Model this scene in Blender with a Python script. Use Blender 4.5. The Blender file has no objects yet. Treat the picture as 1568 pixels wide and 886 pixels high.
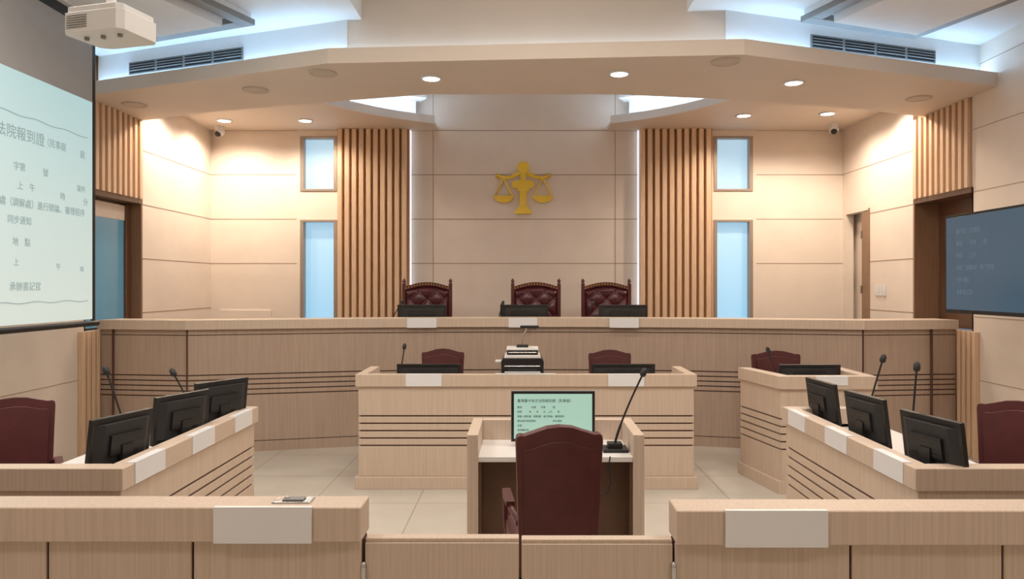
import bpy, math, random
from mathutils import Matrix, Vector
random.seed(4)
sc=bpy.context.scene
# ------------------------------------------------------------------ materials
def newmat(name):
    m=bpy.data.materials.new(name); m.use_nodes=True
    return m, m.node_tree.nodes, m.node_tree.links, m.node_tree.nodes['Principled BSDF']
def plain(name,col,rough=.5,metal=0,emi=None,es=0,var=.04,scale=8,bump=0,spec=.5):
    m,n,l,b=newmat(name)
    b.inputs['Roughness'].default_value=rough; b.inputs['Metallic'].default_value=metal
    b.inputs['Specular IOR Level'].default_value=spec
    tc=n.new('ShaderNodeTexCoord'); no=n.new('ShaderNodeTexNoise'); no.inputs['Scale'].default_value=scale
    l.new(tc.outputs['Object'],no.inputs['Vector'])
    r=n.new('ShaderNodeValToRGB'); r.color_ramp.elements[0].position=.3; r.color_ramp.elements[1].position=.7
    r.color_ramp.elements[0].color=[c*(1-var) for c in col]+[1]
    r.color_ramp.elements[1].color=[min(1,c*(1+var)) for c in col]+[1]
    l.new(no.outputs['Fac'],r.inputs['Fac']); l.new(r.outputs['Color'],b.inputs['Base Color'])
    if emi: b.inputs['Emission Color'].default_value=(*emi,1); b.inputs['Emission Strength'].default_value=es
    if bump:
        bp=n.new('ShaderNodeBump'); bp.inputs['Strength'].default_value=bump
        n2=n.new('ShaderNodeTexNoise'); n2.inputs['Scale'].default_value=180
        l.new(tc.outputs['Object'],n2.inputs['Vector']); l.new(n2.outputs['Fac'],bp.inputs['Height']); l.new(bp.outputs['Normal'],b.inputs['Normal'])
    return m
def woodm(name,c1,c2,sc3=(70,70,1.5),rough=.45):
    m,n,l,b=newmat(name)
    tc=n.new('ShaderNodeTexCoord'); mp=n.new('ShaderNodeMapping'); mp.inputs['Scale'].default_value=sc3
    no=n.new('ShaderNodeTexNoise'); no.inputs['Scale'].default_value=1.6; no.inputs['Detail'].default_value=6
    l.new(tc.outputs['Object'],mp.inputs['Vector']); l.new(mp.outputs['Vector'],no.inputs['Vector'])
    r=n.new('ShaderNodeValToRGB'); r.color_ramp.elements[0].position=.36; r.color_ramp.elements[1].position=.62
    r.color_ramp.elements[0].color=(*c1,1); r.color_ramp.elements[1].color=(*c2,1)
    l.new(no.outputs['Fac'],r.inputs['Fac']); l.new(r.outputs['Color'],b.inputs['Base Color'])
    b.inputs['Roughness'].default_value=rough
    return m
def ramp_emit(m,axis,lo,hi,c0,c1):
    n=m.node_tree.nodes; l=m.node_tree.links; b=n['Principled BSDF']
    tc=n.new('ShaderNodeTexCoord'); sp=n.new('ShaderNodeSeparateXYZ'); l.new(tc.outputs['Object'],sp.inputs[0])
    mr=n.new('ShaderNodeMapRange'); mr.inputs['From Min'].default_value=lo; mr.inputs['From Max'].default_value=hi
    l.new(sp.outputs[axis],mr.inputs['Value'])
    r=n.new('ShaderNodeValToRGB'); r.color_ramp.elements[0].color=(*c0,1); r.color_ramp.elements[1].color=(*c1,1)
    l.new(mr.outputs[0],r.inputs['Fac']); l.new(r.outputs['Color'],b.inputs['Emission Color'])
WALL=plain('wall_laminate',(.78,.675,.58),.42,var=.03,scale=3)
JOINT=plain('panel_joint',(.36,.25,.18),.7)
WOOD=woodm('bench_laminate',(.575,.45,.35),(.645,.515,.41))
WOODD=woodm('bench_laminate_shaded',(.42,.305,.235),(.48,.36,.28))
GROOVE=plain('groove_dark',(.10,.045,.03),.7)
SLAT=woodm('oak_slat',(.67,.45,.29),(.77,.55,.37),(90,90,2))
SLATB=plain('slat_backing',(.50,.27,.14),.7)
CEIL=plain('ceiling_paint',(.80,.80,.79),.8,var=.01)
SOFF=plain('soffit_paint',(.71,.61,.52),.6,var=.02,scale=2)
GREY=plain('grey_metal',(.24,.24,.23),.5)
DBROWN=plain('dark_brown_frame',(.13,.065,.035),.45)
MBROWN=woodm('brown_reveal',(.23,.13,.075),(.29,.17,.10))
BLACK=plain('black_plastic',(.012,.012,.013),.42,var=.1)
BLACK2=plain('black_plastic_matt',(.022,.022,.024),.6,var=.1)
BLKG=plain('black_gloss',(.015,.015,.017),.2)
WHITE=plain('white_plastic',(.78,.78,.77),.4,var=.01)
CARD=plain('white_card',(.80,.80,.81),.35,var=.01)
DESKW=plain('white_desktop',(.82,.79,.76),.3,var=.01)
LEA=plain('burgundy_leather',(.088,.020,.021),.4,var=.12,scale=14,bump=.05)
LEAJ=plain('oxblood_leather',(.075,.014,.020),.28,var=.12,scale=14)
DWOOD=woodm('mahogany',(.07,.015,.015),(.11,.025,.02),(40,40,3),.3)
GOLD=plain('gold_emblem',(.90,.62,.07),.4,metal=.05,var=.03)
METAL=plain('steel',(.6,.6,.6),.25,metal=1)
FRAME=plain('window_frame_bronze',(.38,.30,.24),.4,metal=.4)
GLASSG=plain('frosted_window',(.30,.42,.50),.4,emi=(.42,.72,.95),es=.74,var=.03,scale=1)
ramp_emit(GLASSG,'Z',1.2,3.7,(.26,.60,.88),(.46,.68,.85))
BLUEGL=plain('tinted_glass',(.07,.16,.21),.15,emi=(.10,.26,.36),es=.35,var=.1,scale=1)
LAMP=plain('lamp_lens',(1,.95,.85),.4,emi=(1,.93,.82),es=16)
LED=plain('led_strip_cool',(.8,.9,1),.4,emi=(.42,.68,1.0),es=15)
LEDC=plain('led_strip_dim',(.8,.9,1),.4,emi=(.6,.8,1.0),es=5)
LEDW=plain('led_strip_white',(.9,.95,1),.4,emi=(.60,.78,1.0),es=26)
LEDV=plain('led_edge_strip',(.8,.9,1),.4,emi=(.72,.84,1.0),es=.9)
SCRG=plain('screen_fabric',(.36,.36,.355),.7,var=.02)
SCRL=plain('projected_image',(.30,.33,.32),.8,emi=(.50,.78,.78),es=.56,var=.03,scale=1)
ramp_emit(SCRL,'Z',1.4,3.1,(.80,.90,.82),(.48,.80,.84))
INK=plain('projected_ink',(.14,.16,.16),.8,emi=(.34,.44,.44),es=.55)
LCD=plain('lcd_image',(.2,.3,.26),.3,emi=(.42,.66,.54),es=.62,var=.03,scale=2)
LCDINK=plain('lcd_ink',(.03,.05,.05),.4)
TVS=plain('tv_screen',(.02,.035,.05),.14,emi=(.07,.125,.18),es=.6,var=.1,scale=2)
MONS=plain('monitor_screen_off',(.02,.022,.025),.15)
TVT=plain('tv_reflected_text',(.05,.07,.09),.3,emi=(.12,.18,.24),es=.65)  # faint reflection of text in the TV glass, given as a glowing colour
SPK=plain('speaker_grille',(.60,.52,.44),.7)
def floormat():
    m,n,l,b=newmat('floor_tile')
    tc=n.new('ShaderNodeTexCoord'); br=n.new('ShaderNodeTexBrick'); br.offset=0
    br.inputs['Scale'].default_value=1; br.inputs['Brick Width'].default_value=.8; br.inputs['Row Height'].default_value=.8
    br.inputs['Mortar Size'].default_value=.004
    br.inputs['Color1'].default_value=(.60,.56,.49,1); br.inputs['Color2'].default_value=(.57,.53,.46,1); br.inputs['Mortar'].default_value=(.30,.27,.23,1)
    l.new(tc.outputs['Object'],br.inputs['Vector'])
    no=n.new('ShaderNodeTexNoise'); no.inputs['Scale'].default_value=4; no.inputs['Detail'].default_value=8
    l.new(tc.outputs['Object'],no.inputs['Vector'])
    mx=n.new('ShaderNodeMixRGB'); mx.blend_type='OVERLAY'; mx.inputs['Fac'].default_value=.18
    l.new(br.outputs['Color'],mx.inputs[1])
    bw=n.new('ShaderNodeRGBToBW'); l.new(no.outputs['Color'],bw.inputs[0]); l.new(bw.outputs[0],mx.inputs[2])
    l.new(mx.outputs[0],b.inputs['Base Color']); b.inputs['Roughness'].default_value=.28
    return m
FLOOR=floormat()
# ------------------------------------------------------------------ builder
class B:
    def __init__(s,name): s.name=name; s.v=[]; s.f=[]; s.m=[]; s.sm=[]; s.mats=[]; s.T=Matrix.Identity(4)
    def mi(s,mat):
        if mat not in s.mats: s.mats.append(mat)
        return s.mats.index(mat)
    def add(s,vs,fs,mat,smooth=False):
        o=len(s.v); s.v+=[tuple(s.T@Vector(p)) for p in vs]; k=s.mi(mat)
        for f in fs: s.f.append([i+o for i in f]); s.m.append(k); s.sm.append(smooth)
    def box(s,x0,x1,y0,y1,z0,z1,mat):
        s.add([(x0,y0,z0),(x1,y0,z0),(x1,y1,z0),(x0,y1,z0),(x0,y0,z1),(x1,y0,z1),(x1,y1,z1),(x0,y1,z1)],
          [(0,3,2,1),(4,5,6,7),(0,1,5,4),(1,2,6,5),(2,3,7,6),(3,0,4,7)],mat)
    def prism(s,pts,z0,z1,mat):
        a=sum(pts[i][0]*pts[(i+1)%len(pts)][1]-pts[(i+1)%len(pts)][0]*pts[i][1] for i in range(len(pts)))
        if a<0: pts=pts[::-1]
        n=len(pts); vs=[(x,y,z0) for x,y in pts]+[(x,y,z1) for x,y in pts]
        s.add(vs,[list(range(n))[::-1],[n+i for i in range(n)]]+[(i,(i+1)%n,n+(i+1)%n,n+i) for i in range(n)],mat)
    def xz(s,pts,y0,y1,mat,T=None):
        old=s.T; s.T=old@(T or Matrix.Identity(4))@Matrix.Rotation(math.radians(90),4,'X')
        s.prism(pts,-y1,-y0,mat); s.T=old
    def ribbon(s,path,a,b,z0,z1,mat):
        n=len(path); N=[]
        for i in range(n):
            p=Vector(path[max(i-1,0)]); q=Vector(path[min(i+1,n-1)]); d=(q-p).normalized(); N.append((d.y,-d.x))
        A=[(path[i][0]+N[i][0]*a,path[i][1]+N[i][1]*a) for i in range(n)]
        C=[(path[i][0]+N[i][0]*b,path[i][1]+N[i][1]*b) for i in range(n)]
        for i in range(n-1): s.prism([A[i],A[i+1],C[i+1],C[i]],z0,z1,mat)
    def cyl(s,p0,p1,r0,r1,mat,n=16,caps=True):
        p0=Vector(p0);p1=Vector(p1); d=(p1-p0).normalized(); u=d.orthogonal().normalized(); w=d.cross(u)
        vs=[]
        for p,r in((p0,r0),(p1,r1)):
            for i in range(n):
                a=2*math.pi*i/n; vs.append(tuple(p+(u*math.cos(a)+w*math.sin(a))*r))
        s.add(vs,[(i,(i+1)%n,n+(i+1)%n,n+i) for i in range(n)],mat,True)
        if caps: s.add(vs,[list(range(n))[::-1],[n+i for i in range(n)]],mat)
    def tube(s,path,r,mat,n=8):
        P=[Vector(p) for p in path]; R=r if isinstance(r,(list,tuple)) else [r]*len(P)
        vs=[];u=None
        for i,p in enumerate(P):
            d=(P[min(i+1,len(P)-1)]-P[max(i-1,0)]).normalized()
            if u is None: u=d.orthogonal().normalized()
            u=(u-d*u.dot(d)).normalized(); w=d.cross(u)
            for k in range(n):
                a=2*math.pi*k/n; vs.append(tuple(p+(u*math.cos(a)+w*math.sin(a))*R[i]))
        fs=[(i*n+k,i*n+(k+1)%n,(i+1)*n+(k+1)%n,(i+1)*n+k) for i in range(len(P)-1) for k in range(n)]
        s.add(vs,fs,mat,True); m=len(vs); s.add(vs[:n],[list(range(n))[::-1]],mat); s.add(vs[m-n:],[list(range(n))],mat)
    def lathe(s,prof,c,mat,n=20):
        vs=[];k=len(prof)
        for r,z in prof:
            for i in range(n):
                a=2*math.pi*i/n; vs.append((c[0]+r*math.cos(a),c[1]+r*math.sin(a),c[2]+z))
        s.add(vs,[(j*n+i,j*n+(i+1)%n,(j+1)*n+(i+1)%n,(j+1)*n+i) for j in range(k-1) for i in range(n)],mat,True)
        s.add(vs[:n],[list(range(n))[::-1]],mat); s.add(vs[-n:],[list(range(n))],mat)
    def ball(s,c,r,mat,n=12):
        s.lathe([(max(r*math.sin(math.pi*j/8),1e-4),-r*math.cos(math.pi*j/8)) for j in range(9)],c,mat,n)
    def done(s,loc=(0,0,0),rz=0,bevel=0,seg=2,scale=None):
        me=bpy.data.meshes.new(s.name); me.from_pydata(s.v,[],s.f)
        for m in s.mats: me.materials.append(m)
        for i,p in enumerate(me.polygons): p.material_index=s.m[i]; p.use_smooth=s.sm[i]
        me.update(); s.me=me; s.bv=(bevel,seg)
        return s.inst(loc,rz,scale)
    def inst(s,loc=(0,0,0),rz=0,scale=None):
        o=bpy.data.objects.new(s.name,s.me); sc.collection.objects.link(o)
        o.location=loc; o.rotation_euler=(0,0,math.radians(rz))
        if scale: o.scale=scale
        if s.bv[0]:
            b=o.modifiers.new('bevel','BEVEL'); b.width=s.bv[0]; b.segments=s.bv[1]; b.limit_method='ANGLE'; b.angle_limit=math.radians(50)
        return o
def text(body,size,loc,rot,mat,parent,name='text',align='LEFT',ex=1):
    c=bpy.data.curves.new(name,'FONT'); c.body=body; c.size=size; c.align_x=align; c.extrude=.0006; c.space_character=ex
    c.materials.append(mat)
    o=bpy.data.objects.new(name,c); sc.collection.objects.link(o); o.location=loc; o.rotation_euler=[math.radians(a) for a in rot]
    if parent:
        bpy.context.view_layer.update(); o.parent=parent; o.matrix_parent_inverse=parent.matrix_world.inverted()
    return o
XL,XR=-4.22,4.34
# ------------------------------------------------------------------ room shell
b=B('floor'); b.box(XL-.6,XR+.6,-2.5,10.3,-.1,0,FLOOR); b.done()
b=B('floor_platform'); b.box(XL,XR,8.0,9.99,0,.45,DBROWN); b.done()
b=B('wall_back')
Y0,Y1=10.0,10.25
b.box(XL-.1,-3.01,Y0,Y1,0,4.6,WALL); b.box(-2.51,2.59,Y0,Y1,0,4.6,WALL); b.box(3.12,XR+.6,Y0,Y1,0,4.6,WALL)
for x0,x1 in((-3.01,-2.51),(2.59,3.12)):
    b.box(x0,x1,Y0,Y1,0,1.1,WALL); b.box(x0,x1,Y0,Y1,2.54,2.93,WALL); b.box(x0,x1,Y0,Y1,3.67,4.6,WALL)
for z in(1.95,2.55,3.15,3.75):
    b.box(-1.51,1.57,Y0-.002,Y0,z-.005,z+.005,JOINT)
    b.box(XL,-3.06,Y0-.002,Y0,z-.005,z+.005,JOINT); b.box(3.17,XR,Y0-.002,Y0,z-.005,z+.005,JOINT)
for x in(-1.21,1.256,): b.box(x-.004,x+.004,Y0-.002,Y0,.5,4.5,JOINT)
b.done()
def window(z0,z1,x0,x1):
    w=B('window_%d'%window.n); window.n+=1
    t=.045
    w.box(x0,x0+t,9.985,10.14,z0,z1,FRAME); w.box(x1-t,x1,9.985,10.14,z0,z1,FRAME)
    w.box(x0+t,x1-t,9.985,10.14,z1-t*.6,z1,FRAME); w.box(x0+t,x1-t,9.985,10.14,z0,z0+t*.6,FRAME)
    w.box(x0+t,x1-t,10.10,10.12,z0+t*.6,z1-t*.6,GLASSG); w.done()
window.n=1
for x0,x1 in((-3.01,-2.51),(2.59,3.12)):
    window(2.93,3.67,x0,x1); window(1.1,2.54,x0,x1)
def sidewall(name,X,sg,ys,door=None):
    b=B(name)
    def bx(y0,y1,z0,z1,m=WALL,d0=0,d1=.1):
        xs=sorted((X+sg*d0,X+sg*d1)); b.box(xs[0],xs[1],y0,y1,z0,z1,m)
    bx(-2.4,7.12,0,4.6)
    bx(7.12,8.17,2.6,4.6,SLATB,.04,.12); bx(7.12,8.17,0,1.2,SLATB,.04,.12)
    dep=.15 if sg<0 else .27
    bx(7.12,8.17,1.2,2.6,DBROWN,dep,dep+.05)
    bx(8.17,8.2,1.2,2.6,MBROWN,.0,dep+.05); bx(7.10,7.12,1.2,2.6,MBROWN,.0,dep+.05)
    bx(7.12,8.17,2.55,2.6,DBROWN,-.01,dep+.02)
    if door:
        bx(8.2,door[0],0,4.6); bx(door[0],door[1],2.6,4.6); bx(door[1],10.0,0,4.6)
    else: bx(8.2,10.0,0,4.6)
    for z in(1.35,1.95,2.55,3.15):
        bx(8.2,(door[0] if door and z<2.6 else 10.0),z-.005,z+.005,JOINT,-.002,0)
    for z in(.75,1.35,1.95,2.55,3.15,3.75): bx(-2.4,7.11,z-.003,z+.003,JOINT,-.002,0)
    for y in(1.0,3.4,5.8): bx(y-.003,y+.003,0,3.93,JOINT,-.002,0)
    return b,bx
b,bx=sidewall('wall_left',XL,-1,None); b.done()
b,bx=sidewall('wall_right',XR,1,None,(9.25,9.9)); bx(9.2,10.0,0,2.7,WALL,.16,.2); b.done()
b=B('wall_rear'); b.box(XL-.1,XR+.1,-2.5,-2.4,0,4.6,WALL); b.done()
for nm,X,sg in(('slat_panel_side',XL,1),('slat_panel_side',XR,-1)):
    b=B(nm)
    for i in range(10):
        y=7.15+i*.104; xs=sorted((X-sg*.04,X+sg*.03)); b.box(xs[0],xs[1],y,y+.055,2.6,3.469,SLAT)
    for i in range(4):
        y=7.0+i*.08; xs=sorted((X+sg*.001,X+sg*.05)); b.box(xs[0],xs[1],y,y+.05,0,1.21,SLAT)
    b.done(bevel=.003,seg=1)
b=B('window_5')
b.box(XL-.15,XL-.12,7.15,7.2,1.22,2.42,MBROWN); b.box(XL-.15,XL-.12,7.2,8.05,2.36,2.52,WALL); b.box(XL-.15,XL-.11,8.05,8.16,1.22,2.53,DBROWN)
b.box(XL-.145,XL-.13,7.2,8.05,1.22,2.36,BLUEGL); b.done()
b=B('door_1')
b.box(XR-.01,XR+.12,9.215,9.25,.45,2.62,MBROWN)
b.box(XR+.01,XR+.05,9.25,9.46,.45,2.585,MBROWN)
for z in(.9,1.6,2.3): b.cyl((XR-.002,9.46,z-.05),(XR-.002,9.46,z+.05),.012,.012,METAL)
b.done()
for x0,x1 in((-2.476,-1.52),(1.575,2.554)):
    b=B('slat_column'); b.box(x0,x1,9.93,9.995,.45,3.75,SLATB); n=10; p=(x1-x0)/n
    for i in range(n): b.box(x0+i*p+p*.02,x0+i*p+p*.66,9.86,9.935,.45,3.75,SLAT)
    b.done(bevel=.004,seg=1)
for x in(-1.515,1.555):
    b=B('led_edge_light'); b.box(x,x+.012,9.93,9.995,.5,3.74,LEDV); b.done()
b=B('wall_access_panel'); b.box(-4.1,-3.4,9.985,10,1.0,1.32,WALL); b.done(bevel=.004)
# ------------------------------------------------------------------ ceilings
b=B('ceiling')
ZC=3.93
b.box(XL,-1.38,-2.4,7.6,ZC,ZC+.06,CEIL); b.box(1.37,XR,-2.4,7.3,ZC,ZC+.06,CEIL)
b.box(-1.44,-1.38,-2.4,6.6,ZC+.06,4.5,CEIL); b.box(1.37,1.43,-2.4,6.6,ZC+.06,4.5,CEIL)
b.box(XL,XR,-2.4,10.2,4.5,4.6,CEIL); b.done()
front=[(XL,7.08),(-1.6,6.05),(1.75,5.82),(XR,6.74)]
back=[(XR,7.95),(3.1,7.5),(1.9,7.2),(.9,7.03),(-.9,7.03),(-1.81,7.29),(-3.1,7.68),(XL,8.16)]
b=B('ceiling_soffit'); b.prism(front+back,3.47,3.595,SOFF)
f2=[(XL,7.36),(-1.5,6.34),(1.68,6.12),(XR,7.02)]
b.prism(f2+back,3.595,4.5,SOFF)
b.done()
b=B('trim_1')
b.ribbon(f2[:2],0.002,.012,3.6,3.93,CEIL); b.ribbon(f2[2:],0.002,.012,3.6,3.93,CEIL); b.done()
b=B('cove_led_strip'); b.ribbon(f2[:2],.04,.08,3.597,3.612,LED); b.ribbon(f2[2:],.04,.08,3.597,3.612,LED); b.ribbon(f2[1:3],.04,.08,3.597,3.612,LEDC); b.done()
cy,R=7.2,2.6
def arc(sg,R,ymax=9.53,n=28,y0=7.05):
    a0=math.asin((y0-cy)/R); a1=math.asin(min(1,(ymax-cy)/R))
    return [(sg*R*math.cos(a0+(a1-a0)*i/n),cy+R*math.sin(a0+(a1-a0)*i/n)) for i in range(n+1)]
b=B('ceiling_rear')
for sg,X in((-1,XL),(1,XR)):
    A=arc(sg,R); b.prism([(X,7.4 if sg<0 else 7.2)]+[(sg*2.62,7.04)]+A[1:]+[(sg*1.15,10.0),(X,10.0)],3.75,3.80,SOFF)
b.done()
b=B('trim_2')
def ringseg(b,A,R0,R1,z0,z1,m):
    f=R1/R0
    for i in range(len(A)-1):
        p,q=A[i],A[i+1]
        b.prism([p,q,(q[0]*f,min(9.99,cy+(q[1]-cy)*f)),(p[0]*f,min(9.99,cy+(p[1]-cy)*f))],z0,z1,m)
for sg in(-1,1):
    ringseg(b,arc(sg,R-.005),R-.005,R-.03,3.74,3.84,CEIL)
    ringseg(b,arc(sg,R+.36,9.8),R+.36,R+.39,3.80,4.5,CEIL)
    ringseg(b,arc(sg,R+.15,9.65),R+.15,R+.40,4.10,4.14,CEIL)
b.done()
b=B('dome_led_strip')
for sg in(-1,1): ringseg(b,arc(sg,R+.03,9.54),R+.03,R+.07,3.802,3.82,LEDW)
b.done()
def vent(p,q,d0,d1,z0,z1):
    p=Vector(p);q=Vector(q); d=(q-p).normalized(); n=Vector((d.y,-d.x))
    M=Matrix(((d.x,-n.x,0,p.x+n.x*.012),(d.y,-n.y,0,p.y+n.y*.012),(0,0,1,0),(0,0,0,1)))
    b=B('air_vent'); b.T=M
    b.box(d0,d1,-.012,0,z0,z1,GREY); k=4; w=(d1-d0)/k
    for i in range(k):
        b.box(d0+i*w+.015,d0+(i+1)*w-.015,-.014,-.0121,z0+.012,z1-.012,BLACK)
        for j in range(3):
            zz=z0+.012+(j+1)*(z1-z0-.024)/4; b.box(d0+i*w+.015,d0+(i+1)*w-.015,-.024,-.014,zz-.003,zz+.003,GREY)
    b.done()
vent(f2[0],f2[1],.42,1.80,3.70,3.82)
vent(f2[2],f2[3],.85,2.25,3.70,3.82)
def cassette(c,ang):
    b=B('ceiling_panel'); 
    b.box(-.60,.60,-.60,.60,-.05,-.001,CEIL)
    for a in range(4):
        b.T=Matrix.Rotation(a*math.pi/2,4,'Z'); b.box(-.62,.50,.50,.62,-.10,-.05,GREY); 
    b.T=Matrix.Identity(4); b.box(-.44,.44,-.44,.44,-.14,-.05,CEIL)
    b.done((c[0],c[1],ZC),ang,bevel=.004)
cassette((-3.05,5.85),-22); cassette((3.1,5.75),20); cassette((-3.0,2.2),0); cassette((3.0,2.2),0)
def downlight(x,y,z,on,r=.075):
    b=B('recessed_downlight' if on else 'ceiling_speaker')
    b.lathe([(r*1.25,0),(r*1.25,-.008),(r*1.0,-.014),(r*.95,-.004)],(0,0,0),WHITE if on else SPK,28)
    b.lathe([(r*.93,-.004),(r*.93,-.010)],(0,0,0),LAMP if on else SPK,28)
    b.done((x,y,z-.0005))
def spot(x,y,z,e,ang=130,blend=.6,col=(1,.85,.69),tilt=None):
    L=bpy.data.lights.new('downlight_lamp','SPOT'); L.energy=e; L.spot_size=math.radians(ang); L.spot_blend=blend; L.color=col; L.shadow_soft_size=.06
    o=bpy.data.objects.new('downlight_lamp',L); sc.collection.objects.link(o); o.location=(x,y,z-.03)
    if tilt: o.rotation_euler=tilt
for x,y in((-.80,6.47),(.83,6.33),(2.43,6.61)): downlight(x,y,3.47,True); spot(x,y,3.47,36,165)
for x,y in((-1.71,6.32),(-2.48,6.86),(-3.9,7.42),(1.65,6.0),(3.85,7.17)): downlight(x,y,3.47,False,.095)
for x,y in((-3.79,9.38),(-2.76,9.38),(2.73,9.1),(3.72,9.0),(-3.85,8.45),(3.95,8.25)): downlight(x,y,3.75,True,.08); spot(x,y,3.75,88,155)
for x,y in((-4.0,9.75),(4.05,9.6)):
    b=B('security_camera'); b.lathe([(.055,0),(.055,-.03),(.05,-.045)],(0,0,0),WHITE)
    b.lathe([(.05,-.045),(.062,-.055),(.062,-.085),(.045,-.115),(.01,-.125)],(0,0,0),WHITE); b.ball((-.01,-.03,-.1),.042,BLACK); b.done((x,y,3.749))
# ------------------------------------------------------------------ emblem
b=B('scales_of_justice_emblem'); u=.0088
def pts(l): return [(x*u,z*u) for x,z in l]
b.xz(pts([(9.5*math.cos(t*math.pi/12),31+9.5*math.sin(t*math.pi/12)) for t in range(24)]),-.02,.02,GOLD)
def band(path,t,y0=-.015,y1=.02):
    for i in range(len(path)-1):
        p=Vector(path[i]);q=Vector(path[i+1]); d=(q-p).normalized(); n=Vector((-d.y,d.x)); 
        t0=t[i] if isinstance(t,list) else t; t1=t[i+1] if isinstance(t,list) else t
        p=p-d*.4; q=q+d*.4
        b.xz(pts([p+n*t0,q+n*t1,q-n*t1,p-n*t0]),y0,y1,GOLD)
for s in(-1,1):
    W=[(0,20),(5,22.5),(11,20.5),(17,17),(24,15.5),(31,16),(37,18),(42,21)]
    band([(s*x,z) for x,z in W],[3,3,2.8,2.5,2.2,2.2,1.8,1])
    band([(s*40,20.5),(s*42,17),(s*39,14)],1)
    for e in(43,17): band([(s*30,15),(s*e,-12)],1.0,-.008,.02)
    b.xz(pts([(s*30+15.5*math.cos(math.pi+math.pi*k/14),-12+11*math.sin(math.pi+math.pi*k/14)) for k in range(15)]),-.015,.02,GOLD)
b.xz(pts([(-17,2),(-14,-1),(14,-1),(17,2),(17,8),(14,11),(-14,11),(-17,8)]),-.025,.02,GOLD)
b.xz(pts([(-4,11),(4,11),(4,22),(-4,22)]),-.02,.02,GOLD)
b.xz(pts([(-9,-5),(9,-5),(9,-1),(-9,-1)]),-.02,.02,GOLD)
b.xz(pts([(-5,-29),(5,-29),(5.5,-4),(-5.5,-4)]),-.025,.02,GOLD)
b.xz(pts([(-9,-33),(9,-33),(8,-29),(-8,-29)]),-.02,.02,GOLD)
b.xz(pts([(-13,-40),(13,-40),(12,-34),(9,-32.5),(-9,-32.5),(-12,-34)]),-.025,.02,GOLD)
b.done((.01,9.975,2.97),bevel=.002,seg=1)
# ------------------------------------------------------------------ judges bench
jp=[(XL+.03,7.32),(-3.27,7.20),(-2.6,7.37),(-1.71,7.58),(-.85,7.69),(0,7.73),(.85,7.70),(1.75,7.60),(2.65,7.40),(3.33,7.22),(XR-.03,7.34)]
b=B('judges_bench')
b.ribbon(jp,-.33,.04,1.22,1.31,WOOD)
b.ribbon(jp,-.06,-.012,.0,1.22,GROOVE)
gz=[.57,.62,.67,.72,.77]
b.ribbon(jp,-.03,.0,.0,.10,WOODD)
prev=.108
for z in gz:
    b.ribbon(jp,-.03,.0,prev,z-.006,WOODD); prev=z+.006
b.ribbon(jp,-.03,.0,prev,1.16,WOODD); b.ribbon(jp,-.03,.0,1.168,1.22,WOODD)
for i in(1,9): 
    x,y=jp[i]; b.box(x-.006,x+.006,y-.012,y+.02,.1,1.22,GROOVE)
for x in(XL+.18,XR-.3): b.box(x-.004,x+.004,7.27,7.36,.1,1.22,GROOVE)
b.ribbon(jp,-.95,-.33,1.13,1.17,WOOD)
b.ribbon(jp,-.345,-.33,1.17,1.22,WOOD)
b.done()
# ------------------------------------------------------------------ clerk bench
def bodystack(b,x0,x1,y0,y1,z0,z1,gro,m=WOOD,gap=.006):
    b.box(x0+.012,x1-.012,y0+.012,y1-.012,z0,z1,GROOVE); p=z0
    for g in gro: b.box(x0,x1,y0,y1,p,g-gap,m); p=g+gap
    b.box(x0,x1,y0,y1,p,z1,m)
G5=[.35,.41,.47,.53,.59]
b=B('clerks_bench')
bodystack(b,-1.335,1.395,6.0,6.04,.10,.83,G5)
bodystack(b,-1.335,-1.295,6.041,6.6,.10,.83,G5); bodystack(b,1.355,1.395,6.041,6.6,.10,.83,G5)
b.box(-1.36,1.42,5.975,6.62,0,.10,WOOD)
b.box(-1.355,1.415,5.98,6.05,.83,.93,WOOD)
b.box(-1.355,-1.275,6.05,6.6,.83,.93,WOOD); b.box(1.335,1.415,6.05,6.6,.83,.93,WOOD)
b.box(-1.29,1.35,6.042,6.6,.72,.75,DESKW)
b.done(bevel=.003,seg=1)
def card(x,y,z0,z1,w=.292,name='name_card',rz=0,top=.05):
    b=B(name); b.box(-w/2,w/2,-.004,0,z0,z1,CARD); b.box(-w/2,w/2,-.004,top,z1,z1+.002,CARD); b.done((x,y,0),rz)
card(-.80,5.979,.835,.93); card(.84,5.979,.835,.93)
for px,yy in((-1.04,7.67),(.005,7.73),(1.05,7.67)): card(px,yy-.048,1.215,1.311,.30,rz=7 if px<-.5 else(-7 if px>.5 else 0))
P=[(2.05,5.86),(2.79,5.86),(2.79,6.5),(1.92,6.5)]
b=B('clerk_podium')
def corner_wall(b,P,t,z0,z1,m,o=0):
    (x0,y0),(x1,y1),(x2,y2),(x3,y3)=P
    outer=[(x3-o,y3),(x0-o,y0-o),(x1+o,y1-o),(x2+o,y2)]
    inner=[(x2-t,y2),(x1-t,y1+t),(x0+t,y0+t),(x3+t,y3)]
    b.prism([outer[0],outer[1],inner[2],inner[3]],z0,z1,m); b.prism([outer[1],outer[2],inner[1],inner[2]],z0,z1,m); b.prism([outer[2],outer[3],inner[0],inner[1]],z0,z1,m)
corner_wall(b,P,.035,.1,.83,GROOVE,-.012); p=.1
for g in G5: corner_wall(b,P,.04,p,g-.006,WOOD); p=g+.006
corner_wall(b,P,.04,p,.83,WOOD); corner_wall(b,P,.08,.83,.93,WOOD,.02); corner_wall(b,P,.05,0,.1,WOOD,.025)
b.prism([(2.09,5.9),(2.75,5.9),(2.75,6.49),(1.96,6.49)],.72,.75,DESKW); b.done()
card(2.45,5.839,.86,.93,.25)
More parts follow.
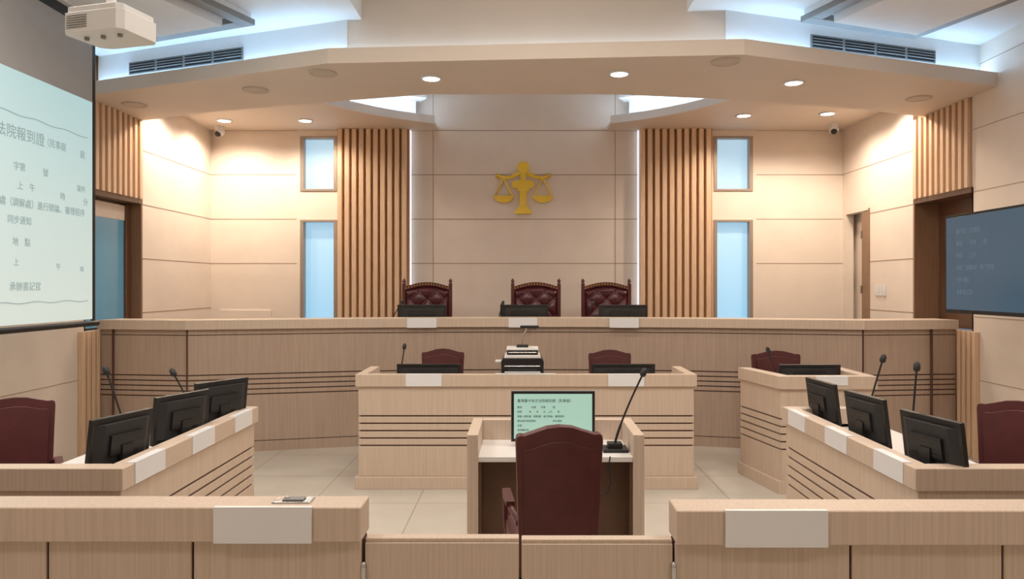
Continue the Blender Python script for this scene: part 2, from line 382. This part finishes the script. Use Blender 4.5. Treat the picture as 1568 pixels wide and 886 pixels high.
# ------------------------------------------------------------------ side desks
def sidedesk(sg,Xr):
    b=B('counsel_desk'); b.T=Matrix(((sg,0,0,0),(0,1,0,0),(0,0,1,0),(0,0,0,1)))
    X=Xr
    ya,yb=3.25,4.87
    def wall(z0,z1,m,o=0,t=.04):
        b.box(X-o,X+t,ya-o,yb+o,z0,z1,m); b.box(X+t,X+1.35,ya-o,ya+t,z0,z1,m); b.box(X+t,X+.62,yb-t,yb+o,z0,z1,m)
    wall(.09,.75,GROOVE,-.012); p=.09
    for g in G5: wall(p,g-.006,WOOD); p=g+.006
    wall(p,.75,WOOD); wall(.75,.85,WOOD,.02,.07); wall(0,.09,WOOD,.02)
    b.box(X+.04,X+.62,ya+.04,yb-.04,.70,.73,DESKW)
    b.box(X+.56,X+.60,ya+.3,yb-.3,0,.70,WOOD)
    if sg<0: b.f=[f[::-1] for f in b.f]
    b.done(bevel=.003,seg=1)
sidedesk(-1,1.77); sidedesk(1,1.74)
for sg,X in((-1,1.75),(1,1.72)):
    for yc in(3.47,4.05,4.63):
        b=B('name_card'); xs=sorted((sg*(X-.004),sg*X)); b.box(xs[0],xs[1],yc-.14,yc+.14,.755,.85,CARD)
        xs=sorted((sg*(X-.004),sg*(X+.04))); b.box(xs[0],xs[1],yc-.14,yc+.14,.8505,.853,CARD); b.done()
# ------------------------------------------------------------------ front rail & gate
def rail(x0,x1,zt,seamx):
    b=B('gallery_rail')
    b.box(x0,x1,2.235,2.36,zt-.105,zt,WOOD)
    b.box(x0+.0,x1-.0,2.275,2.33,0,zt-.105,GROOVE)
    e=[x0]+seamx+[x1]
    for i in range(len(e)-1): b.box(e[i]+(.004 if i else 0),e[i+1]-.004,2.262,2.275,.06,zt-.108,WOOD)
    b.box(x0,x1,2.25,2.262,0,.06,WOOD)
    b.done(bevel=.003,seg=1)
rail(XL,-.49,.978,[-3.24,-2.35,-1.457,-1.012]); rail(.468,XR,.968,[1.007,1.474,2.36,3.25])
card(-.785,2.231,.872,.979,.297,top=.012); card(.768,2.231,.860,.969,.31,top=.012)
b=B('swing_gate')
b.box(-.484,-.011,2.275,2.315,.05,.872,WOOD); b.box(-.484,-.011,2.268,2.275,.08,.86,WOOD)
b.cyl((-.487,2.262,.70),(-.487,2.262,.79),.009,.009,METAL); b.ball((-.487,2.262,.795),.009,METAL)
b.done(bevel=.003)
b=B('swing_gate')
b.box(-.003,.462,2.275,2.315,.05,.868,WOOD); b.box(-.003,.462,2.268,2.275,.08,.856,WOOD)
b.cyl((.464,2.262,.70),(.464,2.262,.79),.009,.009,METAL); b.ball((.464,2.262,.795),.009,METAL)
b.done(bevel=.003)
b=B('metal_call_plate'); b.box(-.06,.06,-.03,.03,0,.005,METAL); b.box(-.03,.035,-.018,.018,.005,.010,GREY); b.cyl((-.02,0,.010),(-.02,0,.014),.008,.008,METAL); b.done((-.715,2.305,.978),bevel=.002)
# ------------------------------------------------------------------ witness desk
b=B('witness_desk')
x0,x1,ya,yb=-.298,.655,3.96,4.47
b.box(x0,x0+.06,ya,yb,0,.85,WOOD); b.box(x1-.06,x1,ya,yb,0,.85,WOOD); b.box(x0+.06,x1-.06,yb-.06,yb,0,.85,WOOD)
b.box(x0+.06,x1-.06,ya+.01,yb-.06,.70,.73,DESKW)
b.box(x0+.06,x1-.06,ya+.16,ya+.18,.02,.69,DBROWN)
b.box(x0+.06,x0+.075,ya+.02,yb-.12,.02,.70,DBROWN); b.box(x1-.075,x1-.06,ya+.02,yb-.12,.02,.70,DBROWN)
b.done(bevel=.003,seg=1)
# ------------------------------------------------------------------ chairs
def leather_chair():
    b=B('leather_armchair')
    out=[(-.185,.44),(.185,.44),(.198,.80),(.204,.94),(.200,.962),(.185,.968),(.165,.966),(.12,.978),(.06,.995),(0,1.0),(-.06,.995),(-.12,.978),(-.165,.966),(-.185,.968),(-.200,.962),(-.204,.94),(-.198,.80)]
    T=Matrix.Translation((0,.17,0))@Matrix.Translation((0,0,.44))@Matrix.Rotation(math.radians(-5),4,'X')@Matrix.Translation((0,0,-.44))
    old=b.T; b.T=T
    b.xz(out,.015,.06,LEA)
    inn=[(x*.84,.50+(z-.44)*.80) for x,z in out]
    b.xz(inn,-.02,.02,LEA); b.xz([(x*.86,.46+(z-.44)*.86) for x,z in out],.058,.064,LEA)
    b.T=old
    b.box(-.215,.215,-.25,.18,.38,.42,DWOOD); b.box(-.21,.21,-.26,.17,.42,.50,LEA)
    for s in(-1,1):
        b.tube([(s*.185,.20,.60),(s*.205,.12,.625),(s*.212,0,.63),(s*.212,-.13,.63),(s*.212,-.20,.60),(s*.21,-.2,.50),(s*.20,-.15,.41)],.014,DWOOD,10)
        b.box(s*.212-.022,s*.212+.022,-.14,.08,.63,.655,LEA)
    b.cyl((0,-.03,.12),(0,-.03,.38),.028,.028,BLACK); b.cyl((0,-.03,.08),(0,-.03,.15),.05,.04,DWOOD)
    for k in range(5):
        a=2*math.pi*k/5+.3; c,s_=math.cos(a),math.sin(a)
        b.tube([(0,-.03,.12),(c*.14,-.03+s_*.14,.10),(c*.25,-.03+s_*.25,.07)],[.026,.022,.018],DWOOD)
        b.cyl((c*.25-s_*.014,-.03+s_*.25+c*.014,.028),(c*.25+s_*.014,-.03+s_*.25-c*.014,.028),.028,.028,BLACK)
    return b
ch=leather_chair()
ch.done((.128,3.35,0),186,bevel=.012,seg=3,scale=(.90,1,1.07))
ch.inst((-2.84,4.12,0),34); ch.inst((2.68,4.0,0),-36)
ch.inst((-.765,6.86,0),0,(1,1,1.05)); ch.inst((.84,6.86,0),0,(1,1,1.04)); ch.inst((2.44,6.86,0),0,(1.14,1,1.03))
def judge_chair():
    b=B('tufted_judge_chair')
    w=.265; z0,z1=.50,1.17
    def topz(x): return z1+.055*math.cos(x/w*math.pi/2)
    nx,nz=60,60; vs=[]
    for j in range(nz+1):
        for i in range(nx+1):
            x=-w+2*w*i/nx; zt=topz(x)-.035; z=z0+(zt-z0)*j/nz
            uu=(x/w)*2.5; vv=(z-z0)/.105
            h=abs(math.cos(math.pi*(uu+vv)/2)*math.cos(math.pi*(uu-vv)/2))**.45
            edge=min(1,min(i,nx-i)/5,min(j,nz-j)/5)
            vs.append((x,.12-.05*edge**.5-.035*h*edge,z))
    b.add(vs,[(j*(nx+1)+i,j*(nx+1)+i+1,(j+1)*(nx+1)+i+1,(j+1)*(nx+1)+i) for j in range(nz) for i in range(nx)],LEAJ,True)
    for a in range(-3,4):
        for c in range(0,8):
            if (a+c)%2==0: continue
            x=a/2.5*w; z=z0+c*.105
            if abs(x)<w*.9 and z0+.03<z<topz(x)-.06: b.ball((x,.062,z),.010,DWOOD,8)
    for i in range(16):
        xa=-w+2*w*i/16; xb=-w+2*w*(i+1)/16
        b.xz([(xa,topz(xa)-.04),(xb,topz(xb)-.04),(xb,topz(xb)+.005),(xa,topz(xa)+.005)],.07,.14,DWOOD)
        b.ball(((xa+xb)/2,.066,topz((xa+xb)/2)-.018),.006,GOLD,6)
    b.box(-w,w,.12,.14,z0,z1-.03,LEAJ)
    for s in(-1,1):
        b.box(s*(w+.012)-.02,s*(w+.012)+.02,.075,.14,.40,z1+.03,DWOOD)
        b.lathe([(.022,0),(.024,.012),(.013,.02),(.02,.035),(.022,.048),(.012,.062),(.004,.075)],(s*(w+.012),.108,z1+.03),DWOOD,14)
        b.tube([(s*w,.09,.78),(s*.31,-.02,.74),(s*.32,-.16,.73),(s*.31,-.24,.70),(s*.29,-.22,.55),(s*.27,-.18,.42)],[.022,.025,.028,.028,.022,.02],DWOOD,10)
        b.box(s*.315-.03,s*.315+.03,-.16,.03,.75,.78,LEAJ)
    b.box(-.29,.29,-.30,.12,.36,.42,DWOOD); b.box(-.27,.27,-.30,.08,.42,.52,LEAJ)
    b.cyl((0,-.08,.1),(0,-.08,.36),.03,.03,BLACK)
    for k in range(5):
        a=2*math.pi*k/5+.3; c,s_=math.cos(a),math.sin(a)
        b.tube([(0,-.08,.12),(c*.15,-.08+s_*.15,.11),(c*.28,-.08+s_*.28,.07)],[.028,.024,.018],DWOOD)
        b.cyl((c*.28-s_*.015,-.08+s_*.28+c*.015,.03),(c*.28+s_*.015,-.08+s_*.28-c*.015,.03),.03,.03,BLACK)
    return b
jc=judge_chair(); jy=9.0
jc.done((-1.17,jy,.45),2,scale=(1.03,1,1.01)); jc.inst((.165,jy,.45),0,(1.03,1,1.01)); jc.inst((1.03,jy,.45),-1,(1.03,1,1.01))
# ------------------------------------------------------------------ monitors
def monitor(w,h,z0,name='desktop_monitor'):
    b=B(name)
    T=Matrix.Translation((0,0,z0))@Matrix.Rotation(math.radians(7),4,'X'); b.T=T
    b.box(-w/2,w/2,0,.022,0,h,BLACK)
    b.box(-w/2+.012,w/2-.012,.0221,.024,.014,h-.012,MONS)
    b.prism([(-w/2+.02,0),(w/2-.02,0),(w/2-.06,-.02),(-w/2+.06,-.02)],.03,h-.03,BLACK2)
    b.box(-w*.26,w*.26,-.034,-.018,h*.30,h*.68,BLACK)
    for i in range(5): b.box(-w*.22,w*.22,-.0355,-.034,h*(.34+.07*i),h*(.355+.07*i),BLACK2)
    b.T=Matrix.Identity(4)
    b.box(-.035,.035,-.055,-.02,.012,z0+h*.45,BLACK)
    b.lathe([(.10,0),(.10,.008),(.04,.014)],(0,-.02,0),BLACK,24)
    return b
m1=monitor(.385,.27,.055)
m1.done((-1.93,3.53,.73),74,bevel=.004,scale=(.94,1,.95))
m1.inst((-1.92,4.14,.73),68,(.97,1,.98)); m1.inst((-1.91,4.66,.73),60)
for y,r in((3.44,-79),(4.10,-84),(4.70,-86)): m1.inst((1.92,y,.73),r,(1,1,.97))
m2=monitor(.545,.20,.03); 
m2.done((-.80,6.32,.75),0,bevel=.004); m2.inst((.86,6.32,.75),0); m2.inst((2.44,6.28,.75),0,(.95,1,1))
m3=monitor(.53,.22,.05); m3.done((-1.10,8.08,1.17),0,bevel=.004); m3.inst((.02,8.14,1.17),0); m3.inst((1.10,8.08,1.17),0)
b=B('witness_monitor')
b.T=Matrix.Translation((0,0,.03))
w,h=.475,.285
b.box(-w/2,w/2,0,.03,0,h,BLACK); b.box(-w/2-.003,w/2+.003,.004,.026,-.003,h+.003,GREY)
b.box(-w/2+.014,w/2-.014,-.0015,0,.016,h-.014,LCD)
b.T=Matrix.Identity(4); b.box(-.04,.04,.03,.06,.01,.2,BLACK); b.box(-.11,.11,-.03,.12,0,.01,BLACK)
wm=b.done((.175,4.22,.73),0,bevel=.003)
yy=4.2178
text('臺灣臺中地方法院報到證（民事庭）',.020,(-.03,yy,.985),(90,0,0),LCDINK,wm,'screen_text_1')
for i,t in enumerate(['案號　　　　年度　　字第　　　號','時間　　　年　　月　　日　上午　　時','當事人報到處（調解處）進行辯論、審理程序','請在庭外等候通知　　　　　　　同步通知','法庭','承辦書記官']):
    text(t,.0135,(-.03,yy,.950-.026*i),(90,0,0),LCDINK,wm,'screen_text_%d'%(i+2))
# ------------------------------------------------------------------ microphones
def mic(foot,head,big=False):
    b=B('gooseneck_microphone'); h=Vector(head)-Vector(foot)
    b.box(-.05 if not big else -.07,.05 if not big else .07,-.045 if not big else -.065,.05 if not big else .065,0,.018,BLACK)
    b.box(-.04,.04,-.03,.04,.018,.03 if not big else .045,BLACK)
    P=[]
    for i in range(13):
        t=i/12; P.append(Vector((h.x*(t**1.25),h.y*t,.03+(h.z-.03)*t)))
    b.tube(P,[.007]*4+[.0055]*9,BLACK,8)
    d=(P[-1]-P[-2]).normalized(); e=P[-1]
    b.tube([e-d*.005,e,e+d*.012,e+d*.035,e+d*.047],[.007,.015,.018,.016,.006],BLACK2,12)
    b.done(foot,bevel=.003)
mic((-2.13,4.0,.73),(-2.25,4.0,1.17)); mic((-1.89,4.36,.73),(-2.05,4.35,1.12))
mic((2.03,4.40,.73),(2.12,4.35,1.20)); mic((2.0,3.80,.73),(2.04,3.82,1.21))
mic((-1.05,6.3,.75),(-1.01,6.3,1.11)); mic((2.16,6.22,.75),(2.07,6.2,1.09))
mic((-1.46,8.1,1.17),(-1.32,8.05,1.46)); mic((.70,8.1,1.17),(.76,8.05,1.44)); mic((-.28,8.1,1.17),(-.22,8.05,1.44))
mic((.515,4.12,.73),(.665,4.1,1.15),True)
b=B('microphone_cable'); b.tube([(.47,3.955,.735),(.46,3.94,.68),(.47,3.93,.60),(.45,3.93,.55),(.41,3.945,.53),(.39,3.98,.56),(.40,4.02,.66),(.41,4.05,.695)],.004,BLACK); b.done()
# ------------------------------------------------------------------ printer + document camera
b=B('printer')
b.box(-.19,.19,-.15,.14,-.15,.0,BLKG)
b.xz([(-.175,.0),(.175,.0),(.18,.11),(.165,.14),(-.165,.14),(-.18,.11)],-.15,.15,BLKG)
b.box(-.15,.15,-.17,-.15,.02,.03,WHITE); b.box(-.15,.15,-.157,-.15,.07,.078,METAL)
b.box(-.12,.12,-.165,-.15,.035,.05,BLACK2)
b.xz([(-.155,.14),(.155,.14),(.15,.165),(-.15,.165)],-.14,.13,WHITE)
b.box(-.13,.13,-.12,.11,.165,.205,BLKG); b.box(-.135,.135,-.125,.115,.205,.222,WHITE); b.box(-.12,.12,-.128,-.12,.18,.19,METAL)
b.box(-.23,-.175,-.1,.0,.10,.115,WHITE)
b.done((.0,6.34,.9005),bevel=.006)
b=B('document_camera')
b.box(-.05,.05,-.05,.05,0,.02,BLACK); b.tube([(0,0,.02),(-.01,0,.09),(.03,0,.14),(.035,-.01,.17)],.006,METAL); b.box(-.02,.14,-.05,.02,.165,.185,BLACK); b.cyl((.1,-.02,.165),(.1,-.02,.15),.015,.015,GREY)
b.done((.0,6.34,1.1225),bevel=.003)
b=B('paper_sheet'); b.box(-.24,.25,-.04,.03,0,.002,CARD); b.done((.02,6.02,.9305))
# ------------------------------------------------------------------ projection screen
b=B('projection_screen'); X=-3.48
b.box(X-.01,X,3.0,5.97,3.13,3.70,SCRG); b.box(X-.01,X,3.0,5.97,1.38,3.13,SCRL)
b.box(X-.012,X+.001,5.97,6.01,1.36,3.72,BLACK); b.box(X-.012,X+.001,2.96,3.0,1.36,3.72,BLACK)
b.box(X-.012,X+.001,2.96,6.01,3.70,3.74,BLACK)
b.cyl((X,2.94,1.345),(X,6.04,1.345),.022,.022,BLACK); b.box(X-.07,X+.05,2.9,6.07,3.78,3.929,WHITE); b.box(X-.012,X+.001,2.96,6.01,3.74,3.80,BLACK)
ps=b.done()
R3=(90,0,90); tx=X+.003
text('臺灣臺中地方法院報到證',.10,(tx,4.27,2.665),R3,INK,ps,'screen_text_1')
text('（民事庭',.066,(tx,5.36,2.675),R3,INK,ps,'screen_text_2'); text('庭',.066,(tx,5.80,2.66),R3,INK,ps,'screen_text_3')
for t,z,y,sz in(('字第',2.45,5.04,.062),('號',2.45,5.35,.062),('案件',2.39,5.76,.056),('上　午',2.32,5.08,.062),('時',2.30,5.55,.062),('分',2.29,5.84,.062),('到處（調解處）進行辯論、審理程序',2.20,4.84,.064),('同步通知',2.08,4.98,.062),('地　點',1.93,5.03,.062),('上',1.79,5.04,.058),('午',1.77,5.50,.058),('時',1.76,5.8,.05),('承辦書記官',1.62,5.0,.066)):
    text(t,sz,(tx,y,z),R3,INK,ps,'screen_text')
b=B('projected_rule_lines')
for z,a in((2.83,.006),(1.53,.006)):
    b.tube([(tx,3.1+i*.05,z+a*math.sin(i*.9)) for i in range(57)],.003,INK,6)
o=b.done(); o.parent=ps
b=B('ceiling_projector')
out=[(-.17,-.11),(-.14,-.135),(.13,-.135),(.17,-.10),(.175,.10),(.15,.13),(-.15,.13),(-.175,.10)]
b.prism(out,0,.085,WHITE); b.prism([(x*.94,y*.94) for x,y in out],.085,.11,WHITE)
b.cyl((.07,-.13,.045),(.07,-.16,.045),.035,.03,BLACK)
for i in range(6): b.box(-.15,-.05,-.138,-.133,.018+i*.01,.022+i*.01,GREY); b.box(.02,.14,.129,.135,.018+i*.01,.022+i*.01,GREY)
for i in range(3): b.cyl((-.1+.1*i,.05,-.012),(-.1+.1*i,.05,0),.012,.012,GREY)
b.box(-.06,.06,-.06,.06,.11,.13,GREY); b.cyl((0,0,.13),(0,0,1.17),.022,.022,WHITE); b.lathe([(.07,1.15),(.07,1.165),(.05,1.17)],(0,0,0),WHITE)
b.done((-1.81,3.25,2.735),165,bevel=.012,seg=3,scale=(.88,.88,1.02))
b=B('wall_television'); X=3.62
b.box(X,X+.05,4.86,6.32,1.42,2.24,BLACK); b.box(X-.002,X,4.88,6.30,1.45,2.22,TVS)
b.box(X+.05,XR-.001,5.5,5.6,1.75,1.85,GREY); b.box(XR-.03,XR-.001,5.35,5.75,1.6,2.0,GREY); b.box(X+.05,X+.08,5.3,5.8,1.65,1.95,GREY)
tv=b.done(bevel=.004)
for i,t in enumerate(['報到證（民事庭）','案號　　字第　　號','時間　　上午','到庭（調解處）進行辯論','同步通知','承辦書記官']):
    text(t,.045,(X-.0035,6.15,2.08-.10*i),(90,0,-90),TVT,tv,'tv_text_reflection')  # reflected writing on the dark screen, laid on as letters
b=B('light_switch')
for y in(9.02,8.93,8.84): b.box(XR-.012,XR-.001,y-.032,y+.032,1.53,1.65,WHITE); b.box(XR-.016,XR-.012,y-.012,y+.012,1.57,1.61,WHITE)
b.done()
# ------------------------------------------------------------------ lights
def area(x,y,z,sx,sy,e,col,name='ceiling_light_panel',rot=(0,0,0)):
    L=bpy.data.lights.new(name+'_lamp','AREA'); L.shape='RECTANGLE'; L.size=sx; L.size_y=sy; L.energy=e; L.color=col
    o=bpy.data.objects.new(name+'_lamp',L); sc.collection.objects.link(o); o.location=(x,y,z); o.rotation_euler=rot
PAN=plain('light_panel',(1,.97,.92),.5,emi=(1,.95,.9),es=2)
for x,y,e in((-2.4,3.6,52),(2.4,3.6,52),(0,1.8,25),(-2.4,.4,18),(2.4,.4,18),(0,4.0,34)):
    z=ZC if abs(x)>1.4 else 4.5
    b=B('ceiling_light_panel'); b.box(-.62,.62,-.32,.32,-.03,-.001,WHITE); b.box(-.58,.58,-.28,.28,-.034,-.03,PAN); b.done((x,y,z))
    area(x,y,z-.05,1.1,.5,e,(1,.90,.81))
w=bpy.data.worlds.new('World'); sc.world=w; w.use_nodes=True
w.node_tree.nodes['Background'].inputs[0].default_value=(.5,.6,.8,1); w.node_tree.nodes['Background'].inputs[1].default_value=.3
# ------------------------------------------------------------------ camera
c=bpy.data.cameras.new('camera'); c.sensor_width=36; c.lens=1130/1568*36; c.shift_x=-16/1568; c.shift_y=-6/1568; c.clip_start=.05
co=bpy.data.objects.new('camera',c); sc.collection.objects.link(co); co.location=(0,0,1.65); co.rotation_euler=(math.radians(90),0,0)
sc.camera=co
sc.view_settings.view_transform='Standard'; sc.view_settings.look='None'; sc.view_settings.exposure=0.06
